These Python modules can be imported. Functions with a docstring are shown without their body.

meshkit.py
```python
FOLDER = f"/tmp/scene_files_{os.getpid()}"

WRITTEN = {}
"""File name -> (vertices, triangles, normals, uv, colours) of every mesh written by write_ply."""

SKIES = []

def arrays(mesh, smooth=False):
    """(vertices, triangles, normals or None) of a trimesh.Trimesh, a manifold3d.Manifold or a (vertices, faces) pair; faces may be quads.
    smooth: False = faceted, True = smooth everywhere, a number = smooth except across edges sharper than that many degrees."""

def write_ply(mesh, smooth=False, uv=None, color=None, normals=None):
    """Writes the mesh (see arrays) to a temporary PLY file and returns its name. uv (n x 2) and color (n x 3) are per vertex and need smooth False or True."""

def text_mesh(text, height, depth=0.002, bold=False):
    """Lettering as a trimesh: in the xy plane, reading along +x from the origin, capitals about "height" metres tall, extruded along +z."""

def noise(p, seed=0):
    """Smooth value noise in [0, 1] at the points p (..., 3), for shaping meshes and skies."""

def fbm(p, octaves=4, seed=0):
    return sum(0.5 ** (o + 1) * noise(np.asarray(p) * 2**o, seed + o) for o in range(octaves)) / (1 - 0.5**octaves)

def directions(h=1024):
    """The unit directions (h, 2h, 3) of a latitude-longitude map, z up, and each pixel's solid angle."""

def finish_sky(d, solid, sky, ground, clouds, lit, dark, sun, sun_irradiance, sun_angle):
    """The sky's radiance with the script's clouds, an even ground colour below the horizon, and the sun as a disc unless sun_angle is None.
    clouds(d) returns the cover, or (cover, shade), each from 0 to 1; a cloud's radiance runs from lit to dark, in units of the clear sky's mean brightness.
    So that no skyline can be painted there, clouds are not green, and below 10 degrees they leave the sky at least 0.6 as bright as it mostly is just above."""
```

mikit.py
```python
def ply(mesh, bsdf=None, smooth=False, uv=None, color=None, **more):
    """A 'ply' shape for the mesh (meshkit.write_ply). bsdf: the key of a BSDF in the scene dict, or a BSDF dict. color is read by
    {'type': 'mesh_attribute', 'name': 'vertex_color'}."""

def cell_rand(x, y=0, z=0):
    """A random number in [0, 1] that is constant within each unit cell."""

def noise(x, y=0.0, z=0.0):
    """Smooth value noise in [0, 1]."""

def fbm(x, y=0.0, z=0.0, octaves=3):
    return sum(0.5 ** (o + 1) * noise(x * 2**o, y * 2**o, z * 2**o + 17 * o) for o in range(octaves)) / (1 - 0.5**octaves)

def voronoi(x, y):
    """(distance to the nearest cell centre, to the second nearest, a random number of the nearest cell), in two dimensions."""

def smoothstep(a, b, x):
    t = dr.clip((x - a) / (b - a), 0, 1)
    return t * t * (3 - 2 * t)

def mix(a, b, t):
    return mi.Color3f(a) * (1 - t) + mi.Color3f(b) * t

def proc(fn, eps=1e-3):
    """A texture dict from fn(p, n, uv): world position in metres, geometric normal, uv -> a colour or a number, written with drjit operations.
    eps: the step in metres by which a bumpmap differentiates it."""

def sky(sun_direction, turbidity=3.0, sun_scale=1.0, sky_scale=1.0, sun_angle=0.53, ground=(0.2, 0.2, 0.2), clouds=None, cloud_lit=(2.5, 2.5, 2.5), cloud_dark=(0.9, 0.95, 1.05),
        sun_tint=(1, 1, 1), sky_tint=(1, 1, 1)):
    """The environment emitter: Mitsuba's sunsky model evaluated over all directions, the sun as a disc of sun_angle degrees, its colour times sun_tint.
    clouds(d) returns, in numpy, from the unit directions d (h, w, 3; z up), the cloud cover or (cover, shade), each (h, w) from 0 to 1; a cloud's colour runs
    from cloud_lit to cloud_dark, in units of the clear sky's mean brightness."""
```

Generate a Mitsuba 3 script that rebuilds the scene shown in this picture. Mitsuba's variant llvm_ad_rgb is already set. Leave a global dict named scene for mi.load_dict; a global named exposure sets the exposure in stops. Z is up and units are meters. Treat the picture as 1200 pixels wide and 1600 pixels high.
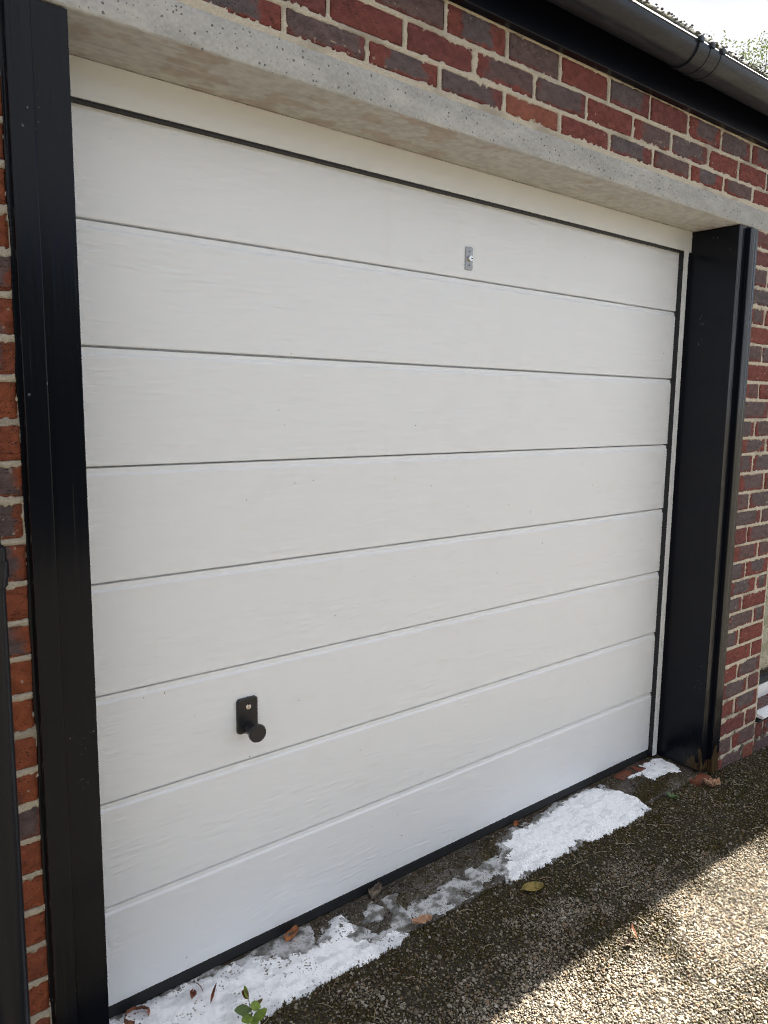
import math, random
import numpy as np
import trimesh
import drjit as dr
import mitsuba as mi
import mikit
import meshkit
import shapely
from shapely.geometry import Polygon
from scipy import ndimage
from mikit import proc, noise, fbm, voronoi, cell_rand, smoothstep, mix

rng = np.random.default_rng(7)
random.seed(7)
T = mi.ScalarTransform4f
scene, labels = {}, {}

# ------------------------------------------------------------------ camera, sky, exposure
CAM = np.array([-2.8979, -1.7266, 1.4925])
RIGHT = np.array([0.77948, -0.62631, 0.01203])
DOWN = np.array([-0.07682, -0.11463, -0.99043])
FWD = np.array([0.62170, 0.77110, -0.13747])
scene['camera'] = {'type': 'perspective', 'fov': 53.36, 'fov_axis': 'x', 'near_clip': 0.05, 'far_clip': 900.0,
                   'to_world': T().look_at(origin=CAM.tolist(), target=(CAM + FWD).tolist(), up=(-DOWN).tolist())}
SUN = np.array([1.12, 0.076, 1.0])


def clouds(d):
    q = d * np.array([3.0, 3.0, 4.5]) + np.array([8.1, 5.8, 0.3])
    n = meshkit.fbm(q, 6, 3)
    cover = np.clip((n - 0.34) / 0.16, 0, 1) * 0.95
    shade = np.clip((meshkit.fbm(q * 1.7 + 11.0, 5, 9) - 0.36) / 0.34, 0, 1)
    return cover, shade


scene['sky'] = mikit.sky(SUN, turbidity=3.0, sun_scale=1.0, sky_scale=0.21, sky_tint=(0.87, 1.0, 1.20), sun_tint=(0.84, 0.97, 1.18), ground=(0.2, 0.19, 0.17), clouds=clouds,
                         cloud_lit=(2.4, 2.4, 2.4), cloud_dark=(1.5, 1.53, 1.58))
exposure = 4.78

# ------------------------------------------------------------------ helpers
W = -0.2128          # outer face of the brickwork; the door's face is y = 0


def rgb(*c):
    return {'type': 'rgb', 'value': list(c)}


def numbered(key):
    k, n = key, 0
    while k in scene or any(s.startswith(k + '__') for s in scene):
        n += 1
        k = f'{key}_{n:03d}'
    return k


COUNT = {}


def child_key(parent, name):
    base = f'{parent}__{name}'
    n = COUNT.get(base, 0)
    COUNT[base] = n + 1
    return base if n == 0 else f'{base}_{n:03d}'


def put(key, mesh, bsdf, smooth=False, uv=None, color=None):
    scene[key] = mikit.ply(mesh, bsdf, smooth=smooth, uv=uv, color=color)
    return key


def part(parent, name, mesh, bsdf, smooth=False, label=None, kind=None, **kw):
    k = child_key(parent, name)
    put(k, mesh, bsdf, smooth, **kw)
    if label or kind:
        labels[k] = {}
        if label:
            labels[k]['label'] = label
        if kind:
            labels[k]['kind'] = kind
    return k


def tag(key, label=None, cat=None, group=None, kind=None):
    labels[key] = {k: v for k, v in dict(label=label, category=cat, group=group, kind=kind).items() if v}


def cat(*ms):
    return trimesh.util.concatenate([m for m in ms])


def box(x0, x1, y0, y1, z0, z1, r=0.0):
    """A box with its edges chamfered by r."""
    if r <= 0:
        m = trimesh.creation.box((x1 - x0, y1 - y0, z1 - z0))
        m.apply_translation(((x0 + x1) / 2, (y0 + y1) / 2, (z0 + z1) / 2))
        return m
    pts = []
    for sx in (0, 1):
        for sy in (0, 1):
            for sz in (0, 1):
                c = np.array([(x0, x1)[sx], (y0, y1)[sy], (z0, z1)[sz]], float)
                s = np.array([1 - 2 * sx, 1 - 2 * sy, 1 - 2 * sz]) * r
                for k in range(3):
                    e = s.copy()
                    e[k] = 0
                    pts.append(c + e)
                pts.append(c + s * 0.293 * np.ones(3))
    return trimesh.convex.convex_hull(np.array(pts))


def prism_x(profile, x0, x1, nx=1):
    """A closed (y, z) outline swept along x."""
    p = np.asarray(profile, float)
    area = 0.5 * np.sum(p[:, 0] * np.roll(p[:, 1], -1) - np.roll(p[:, 0], -1) * p[:, 1])
    poly = Polygon(p if area > 0 else p[::-1])
    m = trimesh.creation.extrude_polygon(poly, x1 - x0, engine='earcut')
    v = m.vertices.copy()
    m.vertices = np.c_[v[:, 2] + x0, v[:, 0], v[:, 1]]
    m.fix_normals()
    return m


def prism_z(profile, z0, z1):
    m = trimesh.creation.extrude_polygon(Polygon(profile), z1 - z0, engine='earcut')
    m.apply_translation((0, 0, z0))
    return m


def grid_mesh(P):
    """P: (a, b, 3) -> trimesh, normal = d/da x d/db."""
    a, b = P.shape[:2]
    i = np.arange(a * b).reshape(a, b)
    f = np.stack([i[:-1, :-1], i[1:, :-1], i[1:, 1:], i[:-1, 1:]], -1).reshape(-1, 4)
    return trimesh.Trimesh(P.reshape(-1, 3), np.vstack([f[:, [0, 1, 2]], f[:, [0, 2, 3]]]), process=False)


def tube(path, radii, sides=8):
    path = np.asarray(path, float)
    radii = np.broadcast_to(np.asarray(radii, float), len(path))
    tan = np.gradient(path, axis=0)
    tan /= np.linalg.norm(tan, axis=1, keepdims=True) + 1e-12
    ref = np.array([0.31, 0.22, 0.92])
    if abs(tan[0] @ ref) > 0.95:
        ref = np.array([1.0, 0, 0])
    a = np.cross(tan, ref)
    a /= np.linalg.norm(a, axis=1, keepdims=True)
    b = np.cross(tan, a)
    t = np.arange(sides) * 2 * np.pi / sides
    ring = path[:, None] + radii[:, None, None] * (np.cos(t)[None, :, None] * a[:, None] + np.sin(t)[None, :, None] * b[:, None])
    n = len(path)
    v = np.vstack([ring.reshape(-1, 3), path[:1], path[-1:]])
    f = []
    for i in range(n - 1):
        for k in range(sides):
            p, q = i * sides + k, i * sides + (k + 1) % sides
            f += [[p, p + sides, q + sides], [p, q + sides, q]]
    for k in range(sides):
        f += [[n * sides, k, (k + 1) % sides], [n * sides + 1, (n - 1) * sides + (k + 1) % sides, (n - 1) * sides + k]]
    m = trimesh.Trimesh(v, f, process=False)
    m.invert()
    return m


def nz(p, seed=0, oct=3):
    return meshkit.fbm(np.asarray(p, float), oct, seed) - 0.5


def sm(a, b, x):
    t = np.clip((np.asarray(x, float) - a) / (b - a), 0, 1)
    return t * t * (3 - 2 * t)


def gz(x, y):
    """Height of the gravel drive."""
    x, y = np.asarray(x, float), np.asarray(y, float)
    far = np.clip(-0.2 - y, 0, 6)
    return -0.030 - 0.018 * sm(-0.7, 0.2, x) - 0.030 * sm(0.15, 0.75, x) - 0.012 * far


def tz(x, y):
    """Height of the threshold slab under the door."""
    return -0.010 - 0.016 * np.clip(-np.asarray(y) / 0.2, 0, 1.3)


# ------------------------------------------------------------------ materials
def principled(**kw):
    return {'type': 'principled', **kw}


def two(b):
    return {'type': 'twosided', 'bsdf': b}


def bump(b, fn, eps=1e-3, scale=1.0):
    return {'type': 'bumpmap', 'nested': b, 'tex': proc(fn, eps), 'scale': scale}


# white moulded steel of the door: cathedral wood grain pressed into the skin
def door_grain(p, n, uv):
    return 0.00010 * noise(p.x * 160.0, p.y * 160.0, p.z * 420.0)


def door_colour(p, n, uv):
    base = mi.Color3f(0.77, 0.785, 0.80)
    d, d2, r = voronoi(p.x * 26.0, p.z * 26.0)
    speck = dr.select((r > 0.978) & (d < 0.045 * (r - 0.965) * 28.0), mi.Float(1), mi.Float(0))
    grime = smoothstep(0.60, 0.80, fbm(p.x * 16.0, p.z * 22.0, 3.0)) * smoothstep(0.52, 0.62, noise(p.x * 2.3 + 4.0, p.z * 2.0, 2.0))
    run = smoothstep(0.80, 0.97, noise(p.x * 34.0, p.z * 0.9, 7.0)) * smoothstep(0.45, 0.75, noise(p.x * 9.0, p.z * 3.0, 5.0))
    c = mix(base, mi.Color3f(0.66, 0.63, 0.56), dr.clip(0.10 * grime + 0.10 * run, 0, 1))
    return mix(c, mi.Color3f(0.06, 0.05, 0.04), speck * 0.85)


scene['white_door_skin'] = two(bump(principled(base_color=proc(door_colour), roughness=0.33, specular=0.5), door_grain, 6e-4))
scene['white_frame_paint'] = two(bump(principled(base_color=proc(lambda p, n, uv: mix(mi.Color3f(0.73, 0.74, 0.74), mi.Color3f(0.33, 0.30, 0.25),
    0.6 * smoothstep(0.66, 0.78, fbm(p.x * 60.0, p.y * 60.0, p.z * 12.0)) * smoothstep(0.9, 0.4, p.z))), roughness=0.42, specular=0.5), door_grain, 6e-4))
scene['black_rubber'] = two(principled(base_color=rgb(0.010, 0.011, 0.013), roughness=0.55, specular=0.4))
scene['handle_plastic'] = two(bump(principled(base_color=rgb(0.012, 0.0125, 0.015), roughness=0.42, specular=0.5),
                                   lambda p, n, uv: 0.00012 * noise(p.x * 900.0, p.y * 900.0, p.z * 900.0), 4e-4))
scene['zinc_metal'] = two(principled(base_color=proc(lambda p, n, uv: mix(mi.Color3f(0.46, 0.46, 0.46), mi.Color3f(0.26, 0.26, 0.25), fbm(p.x * 300.0, p.z * 300.0))),
                                     metallic=0.85, roughness=0.42))
scene['bright_metal'] = two(principled(base_color=rgb(0.72, 0.71, 0.69), metallic=1.0, roughness=0.22))
scene['dark_hole'] = two(principled(base_color=rgb(0.006, 0.006, 0.006), roughness=0.7))


# glossy black timber paint with brush marks, chips and worn feet
def paint_relief(p, n, uv):
    g = noise(p.x * 330.0, p.y * 330.0, p.z * 7.0)
    g2 = noise(p.x * 120.0, p.y * 120.0, p.z * 2.5)
    return 0.00045 * g + 0.00070 * g2 + 0.0012 * noise(p.x * 16.0, p.y * 16.0, p.z * 5.0)


def paint_colour(p, n, uv):
    black = mi.Color3f(0.0040, 0.0050, 0.0088)
    cl = smoothstep(0.63, 0.71, fbm(p.x * 11.0 + 3.0, p.y * 11.0, p.z * 5.0))
    chip = smoothstep(0.735, 0.765, fbm(p.x * 190.0, p.y * 190.0, p.z * 95.0)) * cl
    wood = mix(mi.Color3f(0.095, 0.062, 0.030), mi.Color3f(0.018, 0.013, 0.009), noise(p.x * 240.0, p.y * 240.0, p.z * 9.0))
    bare = smoothstep(0.0, 0.05, fbm(p.x * 34.0, p.y * 34.0, p.z * 12.0) - 0.36 - p.z * 2.6) * smoothstep(-0.12, -0.185, p.y) * smoothstep(0.0, 0.03, p.x)
    c = mix(black, mi.Color3f(0.16, 0.165, 0.17), chip * 0.8)
    return mix(c, wood, bare)


scene['black_gloss_paint'] = two(bump(principled(base_color=proc(paint_colour), roughness=0.17, specular=0.21), paint_relief, 7e-4))
scene['pipe_plastic'] = two(bump(principled(base_color=rgb(0.0075, 0.0085, 0.012), roughness=0.30, specular=0.22),
    lambda p, n, uv: 0.0004 * noise(p.x * 18.0, p.y * 18.0, p.z * 3.0), 8e-4))
scene['black_plastic'] = two(bump(principled(base_color=proc(lambda p, n, uv: mix(mi.Color3f(0.013, 0.015, 0.021), mi.Color3f(0.026, 0.028, 0.034),
    smoothstep(0.55, 0.8, fbm(p.x * 7.0, p.y * 30.0, p.z * 30.0)))), roughness=0.30, specular=0.32),
    lambda p, n, uv: 0.0006 * noise(p.x * 3.0, p.y * 24.0, p.z * 24.0) + 0.00008 * noise(p.x * 160.0, p.y * 160.0, p.z * 160.0), 8e-4))


# brick: burnt purple hearts, red arrises; uv = brick number + place on the brick
def brick_colour(p, n, uv):
    i = dr.floor(uv.x)
    u, v = (uv.x - i - 0.05) / 0.9, uv.y
    r1, r2, r3, r4 = (cell_rand(i, k) for k in (1, 2, 3, 4))
    q = 31.0
    wob = (fbm(p.x * q, p.y * q, p.z * q) - 0.5) * 0.9
    left = p.x < -2.5
    red = mix(mi.Color3f(0.180, 0.054, 0.044), mi.Color3f(0.145, 0.052, 0.048), r1)
    red = mix(red, mi.Color3f(0.27, 0.098, 0.062), smoothstep(0.90, 0.96, r2) * 0.7)
    orange = mix(mi.Color3f(0.27, 0.078, 0.036), mi.Color3f(0.20, 0.062, 0.036), r1)  # left pier redder: its brighter light and weaker lens glare put into the clay
    red = dr.select(left, orange, red)
    dark = mix(mi.Color3f(0.105, 0.086, 0.088), mi.Color3f(0.120, 0.078, 0.074), r3)
    du = dr.minimum(u + 0.30 * (r1 - 0.6), 1.0 - u + 0.30 * (r3 - 0.6)) * 2.6
    dv = dr.minimum(v * (0.8 + r4), (1.0 - v) * 2.2 + 0.22) * 1.5
    heart = smoothstep(0.08, 0.36, dr.minimum(du, dv) + wob)
    keep = dr.select(left, smoothstep(0.50, 0.58, r2), smoothstep(0.13, 0.16, r2) * smoothstep(0.90, 0.86, r2))
    c = mix(red, dark, heart * keep)
    grain = fbm(p.x * 420.0, p.y * 420.0, p.z * 420.0)
    blotch = fbm(p.x * 70.0, p.y * 70.0, p.z * 70.0)
    c = c * (0.28 + 0.60 * grain + 0.84 * blotch)
    pit = smoothstep(0.74, 0.80, noise(p.x * 330.0, p.y * 330.0, p.z * 330.0))
    c = mix(c, mi.Color3f(0.02, 0.015, 0.014), pit * 0.7)
    lime = smoothstep(0.70, 0.78, fbm(p.x * 90.0 + 7.0, p.y * 90.0, p.z * 90.0)) * smoothstep(0.5, 0.7, noise(p.x * 6.0, p.y * 6.0, p.z * 8.0))
    return mix(c, mi.Color3f(0.42, 0.34, 0.26), lime * 0.75)


scene['brick_clay'] = two(bump(principled(base_color=proc(brick_colour), roughness=0.88, specular=0.25),
    lambda p, n, uv: 0.0016 * fbm(p.x * 260.0, p.y * 260.0, p.z * 260.0) + 0.0022 * smoothstep(0.55, 0.8, noise(p.x * 55.0, p.y * 55.0, p.z * 190.0)), 8e-4))


def mortar_colour(p, n, uv):
    g = fbm(p.x * 380.0, p.y * 380.0, p.z * 380.0)
    c = mix(mi.Color3f(0.34, 0.298, 0.23), mi.Color3f(0.66, 0.60, 0.485), g)
    st = smoothstep(0.52, 0.74, fbm(p.x * 9.0, p.y * 9.0, p.z * 15.0))
    c = mix(c, mi.Color3f(0.25, 0.215, 0.17), st * 0.55)
    moss = smoothstep(0.45, 0.62, fbm(p.x * 22.0, p.y * 22.0, p.z * 22.0) - p.z * 0.75)
    return mix(c, mi.Color3f(0.045, 0.042, 0.022), moss * 0.85)


scene['mortar'] = two(bump(principled(base_color=proc(mortar_colour), roughness=0.95, specular=0.2),
    lambda p, n, uv: 0.0016 * fbm(p.x * 330.0, p.y * 330.0, p.z * 330.0), 8e-4))


def far_brick_colour(p, n, uv):
    rz = dr.floor(p.z / 0.0749)
    a = p.x / 0.235 + p.y / 0.235 + 0.5 * (rz - 2.0 * dr.floor(rz * 0.5))
    ia = dr.floor(a)
    fx, fz = a - ia, p.z / 0.0749 - rz
    joint = dr.select((fx < 0.05) | (fz < 0.16), mi.Float(1), mi.Float(0))
    r = cell_rand(ia, rz, 3)
    return mix(mix(mi.Color3f(0.20, 0.055, 0.04), mi.Color3f(0.09, 0.06, 0.06), r), mi.Color3f(0.42, 0.36, 0.27), joint)


scene['far_brickwork'] = two(principled(base_color=proc(far_brick_colour), roughness=0.9, specular=0.25))


def concrete_colour(p, n, uv):
    big = fbm(p.x * 5.0, p.y * 7.0, p.z * 12.0)
    g = fbm(p.x * 160.0, p.y * 160.0, p.z * 160.0)
    c = mix(mi.Color3f(0.27, 0.268, 0.252), mi.Color3f(0.48, 0.476, 0.455), 0.75 * g + 0.35 * smoothstep(0.3, 0.7, big))
    pale = smoothstep(0.45, 0.80, fbm(p.x * 17.0 + 9.0, p.y * 26.0, p.z * 26.0))
    c = mix(c, mi.Color3f(0.58, 0.57, 0.52), pale * 0.3)
    fibre = smoothstep(0.84, 0.92, noise(p.x * 260.0, p.y * 260.0, p.z * 90.0))
    c = mix(c, mi.Color3f(0.66, 0.64, 0.58), fibre * 0.4)
    d, d2, r = voronoi(p.x * 74.0, p.z * 74.0 + p.y * 74.0)
    front = dr.abs(n.y) > 0.5
    pit = dr.select((r > 0.60) & (d < 0.07 + 0.38 * (r - 0.60) * (r - 0.60) * 2.5) & front, mi.Float(1), mi.Float(0))
    c = mix(c, mi.Color3f(0.035, 0.033, 0.03), pit * 0.75)
    # board-marked underside with two rust stains
    soff = dr.select((dr.abs(n.z) > 0.5) & (p.z < 2.22), mi.Float(1), mi.Float(0))
    grain = fbm(p.x * 22.0, p.y * 130.0, 4.0)
    cs = mix(mi.Color3f(0.33, 0.327, 0.308), mi.Color3f(0.44, 0.436, 0.412), smoothstep(0.2, 0.8, 0.4 * grain + 0.6 * fbm(p.x * 60.0, p.y * 60.0, 7.0)))
    rust = smoothstep(0.55, 0.66, fbm(p.x * 13.0 + 2.0, p.y * 30.0, 2.0)) * smoothstep(0.56, 0.66, noise(p.x * 2.7 + 0.9, p.y * 3.0, 3.0))
    cs = mix(cs, mi.Color3f(0.26, 0.135, 0.075), rust * 0.3)
    return mix(c, cs, soff)


scene['lintel_concrete'] = two(bump(principled(base_color=proc(concrete_colour), roughness=0.9, specular=0.25),
    lambda p, n, uv: 0.0007 * fbm(p.x * 190.0, p.y * 190.0, p.z * 190.0), 8e-4))


def slab_colour(p, n, uv):
    a = fbm(p.x * 11.0, p.y * 16.0, 1.0)
    g = fbm(p.x * 170.0, p.y * 170.0, 2.0)
    c = mix(mi.Color3f(0.036, 0.030, 0.023), mi.Color3f(0.095, 0.083, 0.067), 0.5 * g + 0.6 * smoothstep(0.35, 0.7, a))
    soil = smoothstep(0.46, 0.62, fbm(p.x * 15.0 + 5.0, p.y * 26.0, 6.0))
    c = mix(c, mi.Color3f(0.040, 0.027, 0.013), soil * 0.85)
    pale = smoothstep(0.72, 0.84, noise(p.x * 240.0, p.y * 240.0, 3.0))
    return mix(c, mi.Color3f(0.30, 0.27, 0.23), pale * 0.5)


scene['threshold_concrete'] = two(bump(principled(base_color=proc(slab_colour), roughness=0.55, specular=0.5),
    lambda p, n, uv: 0.003 * fbm(p.x * 130.0, p.y * 130.0, 1.0), 1e-3))
scene['quarry_tile'] = two(bump(principled(base_color=proc(lambda p, n, uv: mix(mi.Color3f(0.17, 0.055, 0.030), mi.Color3f(0.06, 0.035, 0.025),
    smoothstep(0.4, 0.65, fbm(p.x * 40.0, p.y * 40.0, 1.0)))), roughness=0.6, specular=0.4), lambda p, n, uv: 0.001 * fbm(p.x * 200.0, p.y * 200.0, p.z * 200.0), 1e-3))


def drive_colour(p, n, uv):
    # bound gravel: beyond the modelled stones the chippings become print
    built = (-0.609 * p.x - 0.794 * p.y < 1.713) & (0.417 * p.x - 0.909 * p.y < 0.77) & (p.x < 1.15) & (p.y < 0.1)
    g = fbm(p.x * 210.0, p.y * 210.0, 1.0)
    soil = mix(mi.Color3f(0.020, 0.017, 0.013), mi.Color3f(0.055, 0.048, 0.038), g)
    d, d2, r = voronoi(p.x * 105.0, p.y * 105.0)
    stone = mix(mi.Color3f(0.070, 0.060, 0.047), mi.Color3f(0.21, 0.185, 0.148), r)
    chip = mix(soil * 0.6, stone, smoothstep(0.50, 0.34, d))
    moss = smoothstep(0.52, 0.66, fbm(p.x * 5.0, p.y * 5.0, 6.0))
    chip = mix(chip, mi.Color3f(0.045, 0.036, 0.014), moss * 0.6)
    return dr.select(built, soil, chip)


scene['drive_surface'] = two(bump(principled(base_color=proc(drive_colour), roughness=0.9, specular=0.25),
    lambda p, n, uv: 0.003 * fbm(p.x * 160.0, p.y * 160.0, 1.0), 1e-3))
scene['gravel_stone'] = two(principled(base_color={'type': 'mesh_attribute', 'name': 'vertex_color'}, roughness=0.75, specular=0.2))
scene['moss_green'] = two(principled(base_color={'type': 'mesh_attribute', 'name': 'vertex_color'}, roughness=0.9, specular=0.2))


def snow_colour(p, n, uv):
    g = fbm(p.x * 120.0, p.y * 120.0, p.z * 120.0)
    c = mix(mi.Color3f(0.86, 0.87, 0.885), mi.Color3f(0.95, 0.955, 0.965), smoothstep(0.25, 0.6, g))
    slush = smoothstep(0.50, 0.68, fbm(p.x * 17.0, p.y * 24.0, 4.0)) * smoothstep(-0.90, -1.5, p.x)
    c = mix(c, mi.Color3f(0.50, 0.51, 0.54), slush * 0.6)
    thin = smoothstep(0.50, 0.74, fbm(p.x * 26.0 + 2.0, p.y * 60.0, 9.0))
    c = mix(c, mi.Color3f(0.60, 0.61, 0.63), thin * 0.5)
    d, d2, r = voronoi(p.x * 115.0, p.y * 115.0)
    cl = smoothstep(0.38, 0.66, fbm(p.x * 16.0 + 3.0, p.y * 22.0, 1.0)) * dr.select(p.x < -1.2, mi.Float(1), mi.Float(0.25))
    speck = dr.select((r > 0.62) & (d < 0.30 * cl + 0.02 + 0.25 * (r - 0.8)), mi.Float(1), mi.Float(0))
    d, d2, r = voronoi(p.x * 260.0, p.y * 260.0)
    dust = dr.select((r > 0.80) & (d < 0.30), mi.Float(1), mi.Float(0)) * smoothstep(0.35, 0.7, fbm(p.x * 30.0, p.y * 30.0, 8.0))
    return mix(mix(c, mi.Color3f(0.22, 0.20, 0.17), dust * 0.7), mi.Color3f(0.09, 0.075, 0.055), speck * 0.85)


snow_relief = lambda p, n, uv: 0.0009 * fbm(p.x * 240.0, p.y * 240.0, p.z * 240.0)
scene['old_snow'] = two(bump(principled(base_color=proc(snow_colour), roughness=0.75, specular=0.3, sheen=0.2), snow_relief, 1e-3))


def ice_colour(p, n, uv):
    a = fbm(p.x * 34.0, p.y * 44.0, 2.0)
    c = mix(mi.Color3f(0.095, 0.09, 0.08), mi.Color3f(0.45, 0.455, 0.46), smoothstep(0.30, 0.66, a))
    d, d2, r = voronoi(p.x * 150.0, p.y * 150.0)
    bub = dr.select((r > 0.72) & (d < 0.30), mi.Float(1), mi.Float(0))
    return mix(c, mi.Color3f(0.07, 0.06, 0.05), bub * 0.7)


scene['grey_ice'] = two(bump(principled(base_color=proc(ice_colour), roughness=0.28, specular=0.5, clearcoat=0.6, clearcoat_gloss=0.9),
    lambda p, n, uv: 0.004 * fbm(p.x * 70.0, p.y * 70.0, p.z * 70.0), 1e-3))
scene['roof_felt'] = two(bump(principled(base_color=proc(lambda p, n, uv: mix(mix(mi.Color3f(0.05, 0.048, 0.045), mi.Color3f(0.24, 0.23, 0.21),
    smoothstep(0.3, 0.75, noise(p.x * 230.0, p.y * 230.0, p.z * 230.0))), mi.Color3f(0.085, 0.08, 0.035),
    0.8 * smoothstep(0.45, 0.62, fbm(p.x * 16.0, p.y * 16.0, p.z * 16.0)))), roughness=0.95, specular=0.2),
    lambda p, n, uv: 0.004 * fbm(p.x * 220.0, p.y * 220.0, p.z * 220.0), 1e-3))
scene['white_window_plastic'] = two(principled(base_color=rgb(0.72, 0.73, 0.74), roughness=0.3, specular=0.5))
scene['window_glass'] = {'type': 'thindielectric', 'int_ior': 1.5, 'specular_reflectance': rgb(0.95, 0.97, 0.96), 'specular_transmittance': rgb(0.70, 0.76, 0.73)}
scene['room_dark'] = two(principled(base_color=rgb(0.10, 0.11, 0.10), roughness=0.9))


def leaf_mat(a, b, k=90.0):
    return two(bump(principled(base_color=proc(lambda p, n, uv: mix(mi.Color3f(*a), mi.Color3f(*b), smoothstep(0.35, 0.65, fbm(p.x * k, p.y * k, p.z * k)))),
               roughness=0.55, specular=0.4), lambda p, n, uv: 0.0010 * fbm(p.x * 260.0, p.y * 260.0, p.z * 260.0), 6e-4))


scene['leaf_orange'] = leaf_mat((0.42, 0.16, 0.055), (0.24, 0.085, 0.035))
scene['leaf_pale'] = leaf_mat((0.50, 0.31, 0.20), (0.36, 0.19, 0.11))
scene['leaf_russet'] = leaf_mat((0.26, 0.095, 0.050), (0.13, 0.05, 0.03))
scene['leaf_grey'] = leaf_mat((0.22, 0.17, 0.13), (0.10, 0.075, 0.055))
scene['leaf_yellow'] = leaf_mat((0.27, 0.19, 0.045), (0.15, 0.115, 0.025))
scene['leaf_coral'] = leaf_mat((0.44, 0.24, 0.165), (0.36, 0.19, 0.125))
scene['seedling_green'] = leaf_mat((0.19, 0.27, 0.035), (0.13, 0.19, 0.028))
scene['seedling_dark'] = leaf_mat((0.085, 0.13, 0.035), (0.10, 0.14, 0.045))
scene['seedling_red'] = leaf_mat((0.15, 0.055, 0.028), (0.10, 0.09, 0.025), 160.0)
scene['weed_green'] = leaf_mat((0.09, 0.15, 0.05), (0.06, 0.10, 0.035))
scene['dry_stalk'] = two(principled(base_color={'type': 'mesh_attribute', 'name': 'vertex_color'}, roughness=0.7, specular=0.3))
scene['tree_bark'] = two(principled(base_color=rgb(0.10, 0.08, 0.06), roughness=0.9))
scene['tree_leaf'] = {'type': 'principledthin', 'base_color': rgb(0.085, 0.105, 0.045), 'roughness': 0.6, 'diff_trans': 0.7}
scene['hedge_leaf'] = two(principled(base_color=rgb(0.030, 0.045, 0.018), roughness=0.8))

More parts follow.
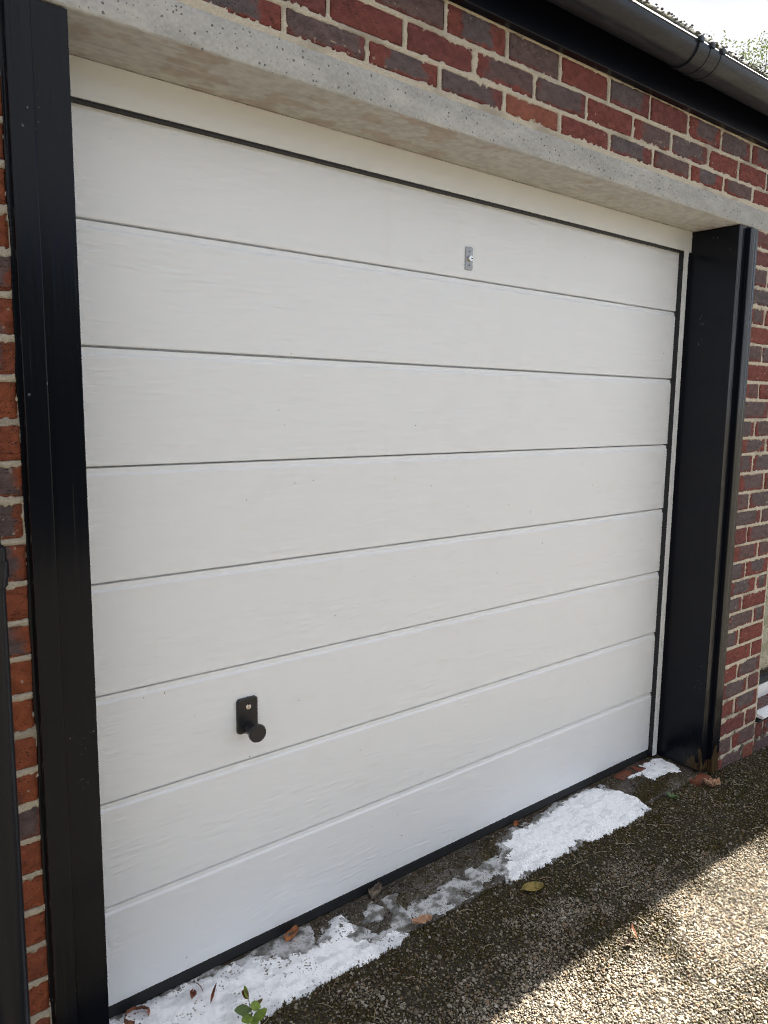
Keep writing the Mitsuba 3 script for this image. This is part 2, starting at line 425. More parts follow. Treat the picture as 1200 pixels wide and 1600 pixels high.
# ------------------------------------------------------------------ ground
xs = np.unique(np.concatenate([np.linspace(-220, -8, 14), np.linspace(-8, -2.6, 14), np.linspace(-2.6, 1.6, 141), np.linspace(1.6, 8, 14), np.linspace(8, 220, 14)]))
ys = np.unique(np.concatenate([np.linspace(-220, -8, 14), np.linspace(-8, -1.4, 14), np.linspace(-1.4, 0.3, 58), np.linspace(0.3, 8, 8), np.linspace(8, 220, 12)]))
GX, GY = np.meshgrid(xs, ys, indexing='ij')
GZ = gz(GX, GY)
near = (GX > -2.7) & (GX < 1.6) & (GY > -1.4) & (GY < 0.25)
GZ = GZ + np.where(near, 0.004 * nz(np.stack([GX * 14, GY * 14, GX * 0], -1), 5), 0)
under = (GX < 0.16) & (GY > -0.18)
GZ = np.where(under, GZ - 0.05, GZ)
put('driveway', grid_mesh(np.stack([GX, GY, GZ], -1)), 'drive_surface', True)
tag('driveway', 'bound gravel driveway, mossy and dark in the shade, pale in the sun', kind='structure')

# ------------------------------------------------------------------ threshold slab
tx, ty = np.meshgrid(np.arange(-2.60, 0.181, 0.008), np.arange(-0.206, 0.0301, 0.006), indexing='ij')
edge = 0.012 * nz(np.stack([tx * 22, ty * 0, ty * 0], -1), 3)
TY = np.where(ty < -0.19, ty + edge, ty)
TZ = tz(tx, ty) + 0.004 * nz(np.stack([tx * 30, ty * 30, ty * 0], -1), 4) - np.where(ty < -0.202, 0.035, 0)
put('concrete_threshold', grid_mesh(np.stack([tx, TY, TZ], -1)), 'threshold_concrete', True)
tag('concrete_threshold', 'dirty wet concrete strip along the foot of the garage door', 'threshold', kind='thing')
for x0, x1, y0, y1, a in ((-0.285, -0.175, -0.052, -0.010, 4), (-0.160, -0.045, -0.060, -0.012, -3), (-0.02, 0.075, -0.245, -0.185, 6)):
    m = box(x0, x1, y0, y1, -0.05, -0.004, 0.003)
    m.apply_transform(trimesh.transformations.rotation_matrix(math.radians(a), (0, 0, 1), ((x0 + x1) / 2, (y0 + y1) / 2, 0)))
    m.apply_translation((0, 0, -0.003 - (0.020 if y0 < -0.2 else 0)))
    part('concrete_threshold', 'tile', m, 'quarry_tile', label=None)

# ------------------------------------------------------------------ brickwork
JZ = [2.123, 2.055, 1.977, 1.904, 1.829, 1.754, 1.681, 1.605, 1.534, 1.454, 1.380, 1.313, 1.234, 1.154, 1.079, 1.010, 0.934, 0.859, 0.783,
      0.712, 0.640, 0.566, 0.488, 0.411, 0.334, 0.257, 0.172, 0.090, 0.004, -0.075, -0.15]
BRICKS = []        # x0, x1, z0, z1, y of the face
RECTS = []


def add_brick(x0, x1, z0, z1, y=W):
    BRICKS.append((x0, x1, z0, z1, y))


G = 0.0052   # half a joint
# right pier
for i in range(len(JZ) - 1):
    z1, z0 = JZ[i] - G, JZ[i + 1] + G
    j = (0.296 if i % 2 else 0.406) + rng.normal(0, 0.004)
    add_brick(0.178 + rng.normal(0, 0.003), j - G, z0, z1)
    if i % 2:
        add_brick(j + G, 0.507, z0, z1)
    else:
        add_brick(j + G, 0.507, z0, z1)
z0, z1 = JZ[0] + G, 2.192
add_brick(0.182, 0.290, z0, z1)
add_brick(0.300, 0.507, z0, z1)
# left pier
for i in range(len(JZ) - 1):
    z1, z0 = JZ[i] - G, JZ[i + 1] + G
    j = -2.648 if i % 2 else -2.758
    add_brick(j + G, -2.5335 + rng.normal(0, 0.002), z0, z1)
    add_brick(j - 0.225 + G, j - G, z0, z1)
    add_brick(-2.985, j - 0.225 - G, z0, z1)
add_brick(-2.753, -2.534, JZ[0] + G, 2.192)
add_brick(-2.985, -2.763, JZ[0] + G, 2.192)
# three courses over the lintel
C1 = [-2.906, -2.671, -2.436, -2.201, -1.966, -1.742, -1.511, -1.275, -1.038, -0.798, -0.558, -0.329, -0.099, 0.120, 0.352, 0.587, 0.822]
C2 = [-3.027, -2.792, -2.557, -2.322, -2.087, -1.852, -1.628, -1.391, -1.154, -0.920, -0.679, -0.456, -0.214, 0.003, 0.224, 0.459, 0.694]
C3 = [-2.906, -2.671, -2.436, -2.201, -1.966, -1.730, -1.496, -1.269, -1.046, -0.811, -0.593, -0.360, -0.135, 0.09, 0.325, 0.56, 0.795]
for joints, z0, z1 in ((C1, 2.284, 2.336), (C2, 2.346, 2.411), (C3, 2.421, 2.492)):
    for a, b in zip(joints[:-1], joints[1:]):
        add_brick(a + G, b - G, z0, z1)
# panel below the window, set back a little, and the course behind the lintel's ends
for i in range(26, len(JZ) - 1):
    z1, z0 = JZ[i] - G - 0.02, JZ[i + 1] + G - 0.02
    j = 0.62 if i % 2 else 0.735
    add_brick(0.526, j - G, z0, z1, W + 0.012)
    add_brick(j + G, j + 0.215, z0, z1, W + 0.012)
    add_brick(j + 0.225, j + 0.44, z0, z1, W + 0.012)


def brick_mesh(k, x0, x1, z0, z1, y):
    nx, nzc = max(5, int((x1 - x0) / 0.016)), 5
    r = np.random.default_rng(1000 + k)
    tx_ = np.r_[0, np.linspace(0.045, 0.955, nx), 1]
    tz_ = np.r_[0, np.linspace(0.08, 0.92, nzc), 1]
    U, V = np.meshgrid(tx_, tz_, indexing='ij')
    X, Z = x0 + U * (x1 - x0), z0 + V * (z1 - z0)
    dx = np.minimum(X - x0, x1 - X)
    dz = np.minimum(Z - z0, z1 - Z)
    d = np.minimum(dx, dz)
    rnd = 0.0045 * np.exp(-d / 0.0022)
    base = y + r.normal(0, 0.0012)
    tilt = r.normal(0, 0.006, 2)
    P3 = np.stack([X, Z, Z * 0 + k], -1)
    Y = base + rnd + tilt[0] * (X - (x0 + x1) / 2) + tilt[1] * (Z - (z0 + z1) / 2) + 0.0022 * nz(P3 * [40, 60, 1], k)
    jit = 0.0060 * nz(P3 * [70, 70, 1], k + 50, 2) * (d < 0.004)
    X = X + jit
    Z = Z + 0.0060 * nz(P3 * [75, 75, 1], k + 90, 2) * (d < 0.004)
    # skirt rings behind the face
    rim = np.concatenate([np.stack([X, Y, Z], -1)[0:1, :], np.stack([X, Y, Z], -1)[-1:, :]])
    front = np.stack([X, Y, Z], -1)
    a, b = X.shape
    idx = np.arange(a * b).reshape(a, b)
    ring = np.concatenate([idx[:, 0], idx[-1, 1:], idx[::-1, -1][1:], idx[0, ::-1][1:-1]])
    v = front.reshape(-1, 3)
    back = v[ring].copy()
    back[:, 1] = y + 0.05
    n0 = len(v)
    f = np.stack([idx[:-1, :-1], idx[1:, :-1], idx[1:, 1:], idx[:-1, 1:]], -1).reshape(-1, 4)
    f = np.vstack([f[:, [0, 1, 2]], f[:, [0, 2, 3]]])
    m = len(ring)
    q = np.arange(m)
    qn = (q + 1) % m
    s = np.vstack([np.stack([ring[q], n0 + q, n0 + qn], 1), np.stack([ring[q], n0 + qn, ring[qn]], 1)])
    v2 = np.vstack([v, back])
    uvf = np.stack([k + 0.05 + 0.9 * U, V], -1).reshape(-1, 2)
    return trimesh.Trimesh(v2, np.vstack([f, s]), process=False), np.vstack([uvf, uvf[ring]])


for k, (x0, x1, z0, z1, y) in enumerate(BRICKS):
    m, uv = brick_mesh(k, x0, x1, z0, z1, y)
    part('garage__wall', 'brick', m, 'brick_clay', True, uv=uv)


def mortar_sheet(x0, x1, z0, z1, y, seed, step=0.0042):
    gx, gzz = np.meshgrid(np.arange(x0, x1 + step, step), np.arange(z0, z1 + step, step), indexing='ij')
    inside = np.full(gx.shape, -1.0)
    for (a, b, c, d, yy) in BRICKS:
        if abs(yy - y) > 0.004 or b < x0 or a > x1 or d < z0 or c > z1:
            continue
        i0, i1 = np.searchsorted(gx[:, 0], [a, b])
        j0, j1 = np.searchsorted(gzz[0], [c, d])
        sub = np.s_[max(i0 - 1, 0):i1 + 1, max(j0 - 1, 0):j1 + 1]
        e = np.minimum(np.minimum(gx[sub] - a, b - gx[sub]), np.minimum((gzz[sub] - c), (d - gzz[sub]) * 0.8))
        inside[sub] = np.maximum(inside[sub], e)
    p = np.stack([gx, gzz, gx * 0 + seed], -1)
    rough = nz(p * [95, 95, 1], seed, 3)
    blot = nz(p * [14, 20, 1], seed + 4, 2)
    lump = nz(p * [260, 260, 1], seed + 8, 2)
    # the joint stands a little behind the face, smears over arrises raggedly and dives under the bricks
    h = -0.0016 + 0.0034 * rough + 0.0016 * lump + 0.0015 * blot
    dive = np.clip((inside - (0.0012 + 0.022 * np.clip(rough + 0.7 * blot - 0.03, 0, 1))) / 0.004, 0, 1)
    Y = y - h + dive * 0.016
    return grid_mesh(np.stack([gx, Y, gzz], -1))


part('garage__wall', 'mortar', mortar_sheet(0.162, 0.512, -0.14, 2.272, W, 1), 'mortar', True)
part('garage__wall', 'mortar', mortar_sheet(-2.99, -2.536, -0.14, 2.20, W, 2), 'mortar', True)
part('garage__wall', 'mortar', mortar_sheet(-3.02, 0.82, 2.266, 2.50, W, 3), 'mortar', True)
part('garage__wall', 'mortar', mortar_sheet(0.514, 1.20, -0.14, 0.118, W + 0.012, 4), 'mortar', True)

# lintel: a cast concrete beam
lx = np.arange(-2.75, 0.5601, 0.012)


def lintel_mesh():
    prof = [(-0.02, 2.270), (W + 0.004, 2.271), (W + 0.0005, 2.267), (W - 0.0005, 2.250), (W - 0.0005, 2.23), (W - 0.0005, 2.21), (W, 2.198), (W + 0.002, 2.1945), (W + 0.006, 2.193),
            (W + 0.03, 2.193), (-0.15, 2.193), (-0.11, 2.193), (-0.07, 2.193), (-0.02, 2.194)]
    P = np.array([[(x, y, z) for (y, z) in prof] for x in lx])
    d = 0.004 * nz(P * [9, 14, 14], 6, 3)
    P[..., 1] += np.where(P[..., 1] < W + 0.01, d * 0.9, 0)
    P[..., 2] += d * 0.5 + 0.0018 * nz(P * [60, 60, 60], 8, 2)
    return grid_mesh(P)


part('garage', 'lintel', lintel_mesh(), 'lintel_concrete', 40, label='long pale grey concrete lintel, pitted front and stained underside')
# the rest of the building: wall running on to both sides, inner lining and rear
body = cat(box(-7.0, -2.99, W + 0.002, 0.0, -0.3, 2.6), box(1.90, 11.0, W + 0.002, 0.0, -0.3, 2.6), box(0.82, 1.90, W + 0.004, 0.0, 2.27, 2.6), box(0.513, 1.90, W + 0.0045, 0.0, 1.856, 2.2695),
           box(-3.0, -2.52, W + 0.03, 0.2, -0.3, 2.6), box(0.17, 0.50, W + 0.03, 0.2, -0.3, 2.6), box(-2.99, 0.85, -0.10, 0.2, 2.28, 2.6), box(-7.0, 11.0, 4.9, 5.1, -0.3, 2.6),
           box(-7.1, -7.0, W, 5.1, -0.3, 2.6), box(11.0, 11.1, W, 5.1, -0.3, 2.6), box(0.50, 1.90, -0.10, 0.1, -0.3, 0.10))
part('garage__wall', 'masonry', body, 'far_brickwork')
tag('garage', 'red and purple brick garage with pale concrete lintel and mossy felt roof', 'garage', kind='thing')

# ------------------------------------------------------------------ roof, fascia, gutter
rx = np.arange(-7.2, 11.21, 0.05)
prof = [(5.2, 2.700), (1.0, 2.690), (0.0, 2.676), (-0.26, 2.668), (-0.315, 2.664), (-0.328, 2.660), (-0.331, 2.650), (-0.330, 2.640), (-0.326, 2.630), (-0.30, 2.628), (-0.2, 2.63), (5.2, 2.63)]
P = np.array([[(x, y, z) for (y, z) in prof] for x in rx])
P[..., 1] += np.where(P[..., 1] < -0.25, 0.008 * nz(P * [9, 3, 30], 4, 3), 0)
P[..., 2] += np.where(P[..., 1] < 0.1, 0.010 * nz(P * [8, 8, 8], 5, 4), 0)
part('garage__roof', 'felt', grid_mesh(P[:, ::-1]), 'roof_felt', True, label='mossy grey mineral felt overhanging the gutter')
# moss cushions and grit along the felt's edge
vs, fs = [], []
ico = trimesh.creation.icosphere(subdivisions=0)
for i in range(9000):
    x = rng.uniform(-1.6, 5.0)
    s = rng.uniform(0.0018, 0.0048)
    m = ico.vertices * [s * rng.uniform(0.8, 1.6), s, s * rng.uniform(0.5, 0.9)] + [x, rng.uniform(-0.338, -0.27), rng.uniform(2.636, 2.663)]
    vs.append(m * 1.0)
    fs.append(ico.faces + 12 * i)
part('garage__roof', 'moss', trimesh.Trimesh(np.vstack(vs), np.vstack(fs), process=False), 'roof_felt', True, kind='stuff')
part('garage__roof', 'fascia', cat(box(-7.1, 11.1, -0.2395, W + 0.0005, 2.494, 2.63, 0.003)), 'black_gloss_paint', label='black painted fascia board above the brickwork')

GYC, GZC, GR = -0.3165, 2.604, 0.0560
ang = np.radians(np.linspace(180, 360, 19))


def half_round(r0, r1, x0, x1):
    prof = [(GYC + r1 * math.cos(a), GZC + r1 * math.sin(a)) for a in ang] + [(GYC + r0 * math.cos(a), GZC + r0 * math.sin(a)) for a in ang[::-1]]
    return prism_x(prof, x0, x1)


lip = tube([(-7.2, GYC - GR + 0.002, GZC), (11.2, GYC - GR + 0.002, GZC)], 0.0042, 10)
part('gutter', 'trough', half_round(GR - 0.0025, GR, -7.2, 11.2), 'black_plastic', 30)
part('gutter', 'rim', lip, 'black_plastic', 40)
clip = [half_round(GR, GR + 0.0035, -0.600, -0.455)]
for x in (-0.596, -0.530, -0.466):
    clip.append(half_round(GR, GR + 0.0055, x - 0.006, x + 0.006))
    clip.append(box(x - 0.010, x + 0.010, GYC - GR - 0.011, GYC - GR + 0.014, GZC - 0.006, GZC + 0.011, 0.003))
part('gutter', 'union_clip', cat(*clip), 'black_plastic', 30, label='ribbed union clip wrapping the gutter joint')
tag('gutter', 'black half round plastic gutter under the roof edge', 'gutter', kind='thing')

# ------------------------------------------------------------------ downpipe at the left edge
px_, py_ = -2.621, -0.266
part('downpipe', 'pipe', cat(tube([(px_, py_, -0.05), (px_, py_, 1.21)], 0.034, 28), tube([(px_, py_, 1.20), (px_, py_, 2.30)], 0.0305, 28)), 'pipe_plastic', 50)
part('downpipe', 'socket', tube([(px_, py_, 1.165), (px_, py_, 1.17), (px_, py_, 1.235), (px_, py_, 1.24)], [0.0345, 0.0385, 0.0385, 0.0345], 28), 'pipe_plastic', 40)
part('downpipe', 'clip', cat(tube([(px_, py_, 1.185), (px_, py_, 1.215)], 0.041, 28), box(px_ - 0.045, px_ + 0.036, W - 0.008, W - 0.001, 1.182, 1.218, 0.002)), 'pipe_plastic', 40)
part('downpipe', 'swan_neck', tube([(px_, py_, 2.28), (px_, py_ - 0.003, 2.36), (px_, -0.29, 2.43), (px_, GYC, 2.50), (px_, GYC, 2.555)], 0.034, 24), 'pipe_plastic', 50)
tag('downpipe', 'black round plastic downpipe on the brickwork left of the garage door', 'downpipe')

# ------------------------------------------------------------------ black timber posts
part('door_post', 'reveal_board', box(-2.489, -2.4195, W - 0.0005, 0.03, -0.022, 2.190, 0.003), 'black_gloss_paint', 30)
part('door_post', 'cover_strip', box(-2.531, -2.487, -0.2305, W + 0.02, -0.018, 2.186, 0.004), 'black_gloss_paint', 30)
tag('door_post', 'glossy black timber post at the left side of the white garage door', 'door post', 'black timber door posts')
part('door_post_001', 'reveal_board', box(0.038, 0.096, W - 0.0005, 0.03, -0.006, 2.191, 0.003), 'black_gloss_paint', 30)
part('door_post_001', 'cover_strip', cat(box(0.0955, 0.158, -0.2295, W + 0.02, -0.03, 2.187, 0.004), box(0.1585, 0.172, W - 0.006, W + 0.02, -0.03, 2.187, 0.003)), 'black_gloss_paint', 30)
tag('door_post_001', 'black timber post with wide reveal board at the right side, worn bare at its foot', 'door post', 'black timber door posts')
# paint that has run over the brick edge beside the left post
bl = []
for z in np.arange(0.0, 2.18, 0.012):
    w = 0.0035 + 0.011 * max(0, float(nz(np.array([z * 13, 0.3, 0.2]), 12, 3)) + 0.12)
    bl.append(box(-2.5315 - w, -2.529, W - 0.0026, W + 0.012, z - 0.001, z + 0.0125, 0.0008))
part('door_post', 'paint_bead', cat(*bl), 'black_gloss_paint', 40, label='rough bead of black paint over the brick edges')

# ------------------------------------------------------------------ door frame
DX0, DX1 = -2.46, 0.0
part('garage_door__frame', 'head', box(DX0, 0.037, -0.023, 0.03, 2.1135, 2.193, 0.0015), 'white_frame_paint', 30, label='white grained head board above the door')
part('garage_door__frame', 'jamb', prism_z([(-0.0125, -0.0229), (0.0175, -0.0229), (0.020, -0.0215), (0.0375, -0.008), (0.0375, 0.03), (-0.0125, 0.03)], 0.0035, 2.1134), 'white_frame_paint', 20,
     label='narrow white jamb, scuffed low down, beside the right post')
part('garage_door__frame', 'gasket', cat(box(-0.0140, -0.0127, -0.0205, 0.02, 0.004, 2.108), box(-0.0128, 0.001, -0.0005 + 0.003, 0.02, 0.004, 2.108)), 'black_rubber')
part('garage_door__frame', 'gasket', cat(box(DX0, -0.0128, -0.0205, 0.02, 2.1085, 2.1134), box(DX0, -0.0128, 0.0035, 0.03, 2.095, 2.1085)), 'black_rubber')
part('garage_door__frame', 'inner_stop', box(-0.005, 0.0374, 0.0305, 0.05, 0.0, 2.19), 'black_rubber')

# ------------------------------------------------------------------ sectional door
ZB = [2.1115] + [0.2872 + (7 - k) * 0.26595 for k in range(1, 8)] + [0.0255]


def emboss(x, z, k):
    """Cathedral wood grain pressed into the steel skin, in metres of relief."""
    xo, zo = x + 3.71 * k, z * 1.0 + 0.613 * k
    o = np.zeros_like(xo)
    warp = 0.034 * meshkit.noise(np.stack([xo * 2.6, zo * 5.0, o + 3], -1)) + 0.006 * meshkit.noise(np.stack([xo * 9.0, zo * 16.0, o + 9], -1))
    zz = zo + warp
    rip = meshkit.noise(np.stack([xo * 18.0, zz * 205.0, o + 1], -1)) - 0.5
    tick = meshkit.noise(np.stack([xo * 34.0, zz * 260.0, o + 5], -1)) - 0.5
    cover = 0.30 + 0.70 * sm(0.36, 0.66, meshkit.fbm(np.stack([xo * 4.0, zo * 16.0, o + 2], -1), 3))
    seam = sm(0.90, 1.0, meshkit.noise(np.stack([xo * 55.0, o + 0.3 + k, o + 6], -1)))
    return 0.00092 * cover * rip + 0.00052 * tick + 0.00010 * seam


def panel_mesh(zt, zb, k):
    gap = 0.0043 if k in (1, 3, 5, 7) else 0.0050     # section joints run deeper than pressed ribs
    if k == 0:
        top = [(0.030, zt), (0.0008, zt), (0.0, zt - 0.0008)]
    else:
        top = [(0.027, zt), (0.026, zt), (0.0255, zt - gap), (0.0048, zt - gap - 0.0002), (0.0044, zt - gap - 0.0006), (0.0044, zt - 0.0160), (0.0043, zt - 0.0165), (0.0040, zt - 0.0167), (0.0008, zt - 0.0204), (0.0003, zt - 0.0209), (0.0, zt - 0.0216)]
    zf0, zf1 = top[-1][1], zb + 0.0026
    n = int((zf0 - zf1) / 0.0020)
    face = [(0.0, z) for z in np.linspace(zf0, zf1, n + 1)[1:]]
    a = np.radians([18, 36, 54, 72, 90])
    foot = [(0.0022 * (1 - math.cos(t)), zb + 0.0022 - 0.0021 * math.sin(t)) for t in a] + [(0.0300, zb + 0.0001)]
    prof = np.array(top + face + foot)
    x = np.arange(DX0, DX1 + 0.004, 0.0075)
    x[-1] = DX1 - 0.0003
    X, I = np.meshgrid(x, np.arange(len(prof)), indexing='ij')
    Y, Z = prof[I, 0], prof[I, 1]
    front = (I >= len(top) - 1) & (I < len(top) + len(face))
    w = np.where(front, np.clip(np.minimum((zf0 - Z) / 0.004, (Z - zf1) / 0.004 + 0.35), 0, 1), 0.12 * (I > 3) * (k > 0))
    Y = Y - emboss(X, Z, k) * w + 0.0006 * (meshkit.noise(np.stack([X * 2.2, Z * 2.0, X * 0 + 40], -1)) - 0.5) * (Y < 0.012)
    return grid_mesh(np.stack([X, Y, Z], -1)[:, ::-1])


for k in range(8):
    part('garage_door', 'panel', panel_mesh(ZB[k], ZB[k + 1], k), 'white_door_skin', True)
part('garage_door', 'core', box(DX0 + 0.001, DX1 - 0.0004, 0.0305, 0.05, 0.02, 2.111), 'black_rubber')
part('garage_door', 'bottom_seal', prism_x([(0.0035, 0.0253), (0.0015, 0.020), (0.001, 0.008), (-0.001, -0.004), (0.004, -0.012), (0.036, -0.014), (0.038, 0.0253)], DX0, -0.0128), 'black_rubber', 30,
     label='black rubber seal along the foot of the door')
tag('garage_door', 'white sectional garage door of eight woodgrained panels', 'garage door', kind='thing')

# handle: rounded black plate, lock, knob
def rounded_plate(xc, zc, w, h, r, y0, t, bevel):
    sh = shapely.box(-w / 2 + r, -h / 2 + r, w / 2 - r, h / 2 - r).buffer(r, quad_segs=8)
    m1 = trimesh.creation.extrude_polygon(sh, t - bevel, engine='earcut')
    sh2 = sh.buffer(-bevel, quad_segs=8)
    pts = np.vstack([m1.vertices, np.c_[np.array(sh2.exterior.coords), np.full(len(sh2.exterior.coords), t)]])
    m = trimesh.convex.convex_hull(pts)
    v = m.vertices
    m.vertices = np.c_[xc + v[:, 0], y0 - v[:, 2], zc + v[:, 1]]
    m.fix_normals()
    return m


def lathe_y(prof, xc, zc, n=40):
    """prof: (distance in front of y = 0, radius)"""
    m = trimesh.creation.revolve(np.array([(r, d) for d, r in prof]), sections=n)
    v = m.vertices
    m.vertices = np.c_[xc + v[:, 0], -v[:, 2], zc + v[:, 1]]
    m.fix_normals()
    return m


HX, HZ = -1.9655, 0.6795
hp = part('garage_door', 'handle', rounded_plate(HX, HZ, 0.0600, 0.0960, 0.0095, 0.0003, 0.0095, 0.002), 'handle_plastic', 30, label='matt black handle plate with round pull knob and keyhole')
part(hp, 'knob', lathe_y([(0.0085, 0.0), (0.0085, 0.0175), (0.012, 0.0165), (0.030, 0.0150), (0.040, 0.0160), (0.046, 0.0200), (0.050, 0.0232), (0.054, 0.0243), (0.0585, 0.0243), (0.0612, 0.0232), (0.0622, 0.0205), (0.0618, 0.0190), (0.0618, 0.0)], HX + 0.0010, HZ - 0.0325), 'handle_plastic', 35)
lk = part(hp, 'lock', lathe_y([(0.009, 0.0), (0.009, 0.0072), (0.0112, 0.0072), (0.0118, 0.0064), (0.0118, 0.0)], HX + 0.001, HZ + 0.0245), 'bright_metal', 30)
part(hp, 'keyhole', cat(box(HX + 0.0000, HX + 0.0022, -0.0122, -0.0117, HZ + 0.0200, HZ + 0.0275), box(HX - 0.0015, HX + 0.0045, -0.0122, -0.0117, HZ + 0.0295, HZ + 0.0330)), 'dark_hole')

LX, LZ = -1.1865, 1.9410
lp = part('garage_door', 'lock_plate', rounded_plate(LX, LZ, 0.0310, 0.0680, 0.0038, 0.0003, 0.0042, 0.0008), 'zinc_metal', 30, label='small grey metal lock plate with two screws')
part(lp, 'cylinder', lathe_y([(0.004, 0.0), (0.004, 0.0088), (0.0105, 0.0086), (0.0115, 0.0078), (0.0115, 0.0)], LX + 0.001, LZ), 'bright_metal', 30)
part(lp, 'keyhole', box(LX - 0.0006, LX + 0.0085, -0.0121, -0.0114, LZ - 0.0016, LZ + 0.0010), 'dark_hole')
for s in (-1, 1):
    sc = cat(lathe_y([(0.0041, 0.0), (0.0041, 0.0036), (0.0050, 0.0030), (0.0054, 0.0014), (0.0054, 0.0)], LX, LZ + s * 0.0205, 20))
    part(lp, 'screw', sc, 'zinc_metal', 30)
    part(lp, 'screw_slot', box(LX - 0.0014, LX + 0.0014, -0.0058, -0.0052, LZ + s * 0.0205 - 0.0014, LZ + s * 0.0205 + 0.0014), 'dark_hole')

# ------------------------------------------------------------------ window at the far right
wy = -0.150
part('side_window', 'frame', cat(box(0.512, 0.572, wy, wy + 0.06, 0.13, 1.85, 0.004), box(1.80, 1.86, wy, wy + 0.06, 0.13, 1.85, 0.004),
                                 box(0.572, 1.80, wy, wy + 0.06, 1.79, 1.85, 0.004), box(0.572, 1.80, wy, wy + 0.06, 0.13, 0.205, 0.004)), 'white_window_plastic', 30)
part('side_window', 'bead', cat(box(0.573, 0.590, wy + 0.006, wy + 0.05, 0.206, 1.789, 0.002), box(0.590, 1.799, wy + 0.006, wy + 0.05, 0.206, 0.222, 0.002)), 'black_rubber', 30)
part('side_window', 'pane', box(0.588, 1.80, wy + 0.028, wy + 0.032, 0.218, 1.79), 'window_glass')
part('side_window', 'backing', box(0.58, 1.82, 0.10, 0.11, 0.13, 1.85), 'room_dark')  # plain dark sheet in place of the room behind the pane
part('side_window', 'sill', prism_x([(wy + 0.005, 0.140), (wy - 0.012, 0.138), (W - 0.030, 0.122), (W - 0.032, 0.112), (W - 0.028, 0.108), (wy + 0.005, 0.112)], 0.513, 1.87), 'white_window_plastic', 30, label='white projecting window sill')
part('side_window', 'membrane', prism_x([(W + 0.03, 0.104), (W - 0.016, 0.100), (W - 0.018, 0.090), (W + 0.03, 0.086)], 0.509, 1.87), 'black_rubber')
tag('side_window', 'white framed window with projecting sill right of the brick pier', 'window', kind='thing')

# ------------------------------------------------------------------ snow and ice on the threshold
def patch(key, outlines, H, mat, seed, holes=0.0, step=0.0025, soft=0.022, rag=0.026, base=None, lumps=0.006):
    polys = [Polygon(o).buffer(0) for o in outlines]
    shp = shapely.unary_union(polys)
    a0, b0, a1, b1 = shp.bounds
    gx, gy = np.meshgrid(np.arange(a0 - 0.03, a1 + 0.03, step), np.arange(b0 - 0.03, b1 + 0.03, step), indexing='ij')
    ins = shapely.contains_xy(shp, gx.ravel(), gy.ravel()).reshape(gx.shape)
    d = ndimage.distance_transform_edt(ins) * step - ndimage.distance_transform_edt(~ins) * step
    p = np.stack([gx, gy, gx * 0 + seed], -1)
    d = d + rag * nz(p * [38, 38, 1], seed, 4) + rag * 0.9 * nz(p * [95, 95, 1], seed + 3, 3) + rag * 0.3 * nz(p * [300, 300, 1], seed + 6, 2)
    if holes > 0:
        d = d - holes * np.clip(nz(p * [24, 40, 1], seed + 5, 4) + 0.02, 0, 1) * 6
    keep = d > 0
    h = H * (1 - np.exp(-np.clip(d, 0, 1) / soft)) + lumps * np.clip(d / soft, 0, 1) * nz(p * [45, 45, 1], seed + 7, 4) + lumps * 0.35 * np.clip(d / soft, 0, 1) * nz(p * [190, 190, 1], seed + 9, 2)
    g = np.maximum(tz(gx, gy), gz(gx, gy)) if base is None else base(gx, gy)
    zz = g + np.where(keep, np.maximum(h, 0.0005), -0.006)
    cell = keep[:-1, :-1] | keep[1:, :-1] | keep[1:, 1:] | keep[:-1, 1:]
    idx = np.arange(gx.size).reshape(gx.shape)
    q = np.stack([idx[:-1, :-1], idx[1:, :-1], idx[1:, 1:], idx[:-1, 1:]], -1)[cell]
    m = trimesh.Trimesh(np.stack([gx, gy, zz], -1).reshape(-1, 3), np.vstack([q[:, [0, 1, 2]], q[:, [0, 2, 3]]]), process=False)
    m.remove_unreferenced_vertices()
    put(key, m, mat, True)
    return m


A = [(-2.46, 0.004), (-2.348, 0.004), (-2.279, 0.002), (-2.201, 0.000), (-2.117, -0.004), (-2.038, -0.006), (-1.975, -0.020), (-1.93, -0.045), (-1.885, -0.070), (-1.83, -0.085), (-1.80, -0.090), (-1.77, -0.075), (-1.751, -0.054),
     (-1.703, -0.024), (-1.675, -0.030), (-1.673, -0.066), (-1.673, -0.097), (-1.690, -0.118), (-1.688, -0.142), (-1.662, -0.121), (-1.642, -0.139), (-1.665, -0.160), (-1.650, -0.165), (-1.600, -0.160), (-1.57, -0.172),
     (-1.557, -0.200), (-1.617, -0.219), (-1.684, -0.216), (-1.754, -0.209), (-1.825, -0.203), (-1.908, -0.209), (-1.985, -0.206), (-2.033, -0.212), (-2.075, -0.225), (-2.11, -0.240), (-2.201, -0.285), (-2.355, -0.30), (-2.48, -0.27)]
patch('snow_patch', [A], 0.009, 'old_snow', 21)
tag('snow_patch', 'long speckled snow patch at the left foot of the door, with leaves on it', 'snow', 'patches of old snow')
patch('snow_patch__slush', [Polygon(A).buffer(0.014).intersection(shapely.box(-2.5, -0.19, -1.5, 0.01)).exterior.coords], 0.004, 'grey_ice', 24, holes=0.010, rag=0.030, soft=0.008, lumps=0.003)
GREY = [(-1.98, -0.002), (-1.90, 0.004), (-1.86, 0.004), (-1.802, 0.002), (-1.771, -0.003), (-1.779, -0.046), (-1.802, -0.079), (-1.86, -0.085), (-1.93, -0.055)]
patch('ice_patch', [GREY], 0.005, 'grey_ice', 31, rag=0.010, soft=0.008, lumps=0.003)
tag('ice_patch', 'grey melting ice beside the orange leaf at the foot of the door', 'ice', 'patches of grey ice')
Bp = [(-1.578, -0.030), (-1.564, -0.044), (-1.548, -0.070), (-1.554, -0.089), (-1.580, -0.113), (-1.603, -0.113), (-1.622, -0.098), (-1.645, -0.095), (-1.644, -0.083), (-1.624, -0.080), (-1.615, -0.055), (-1.594, -0.052)]
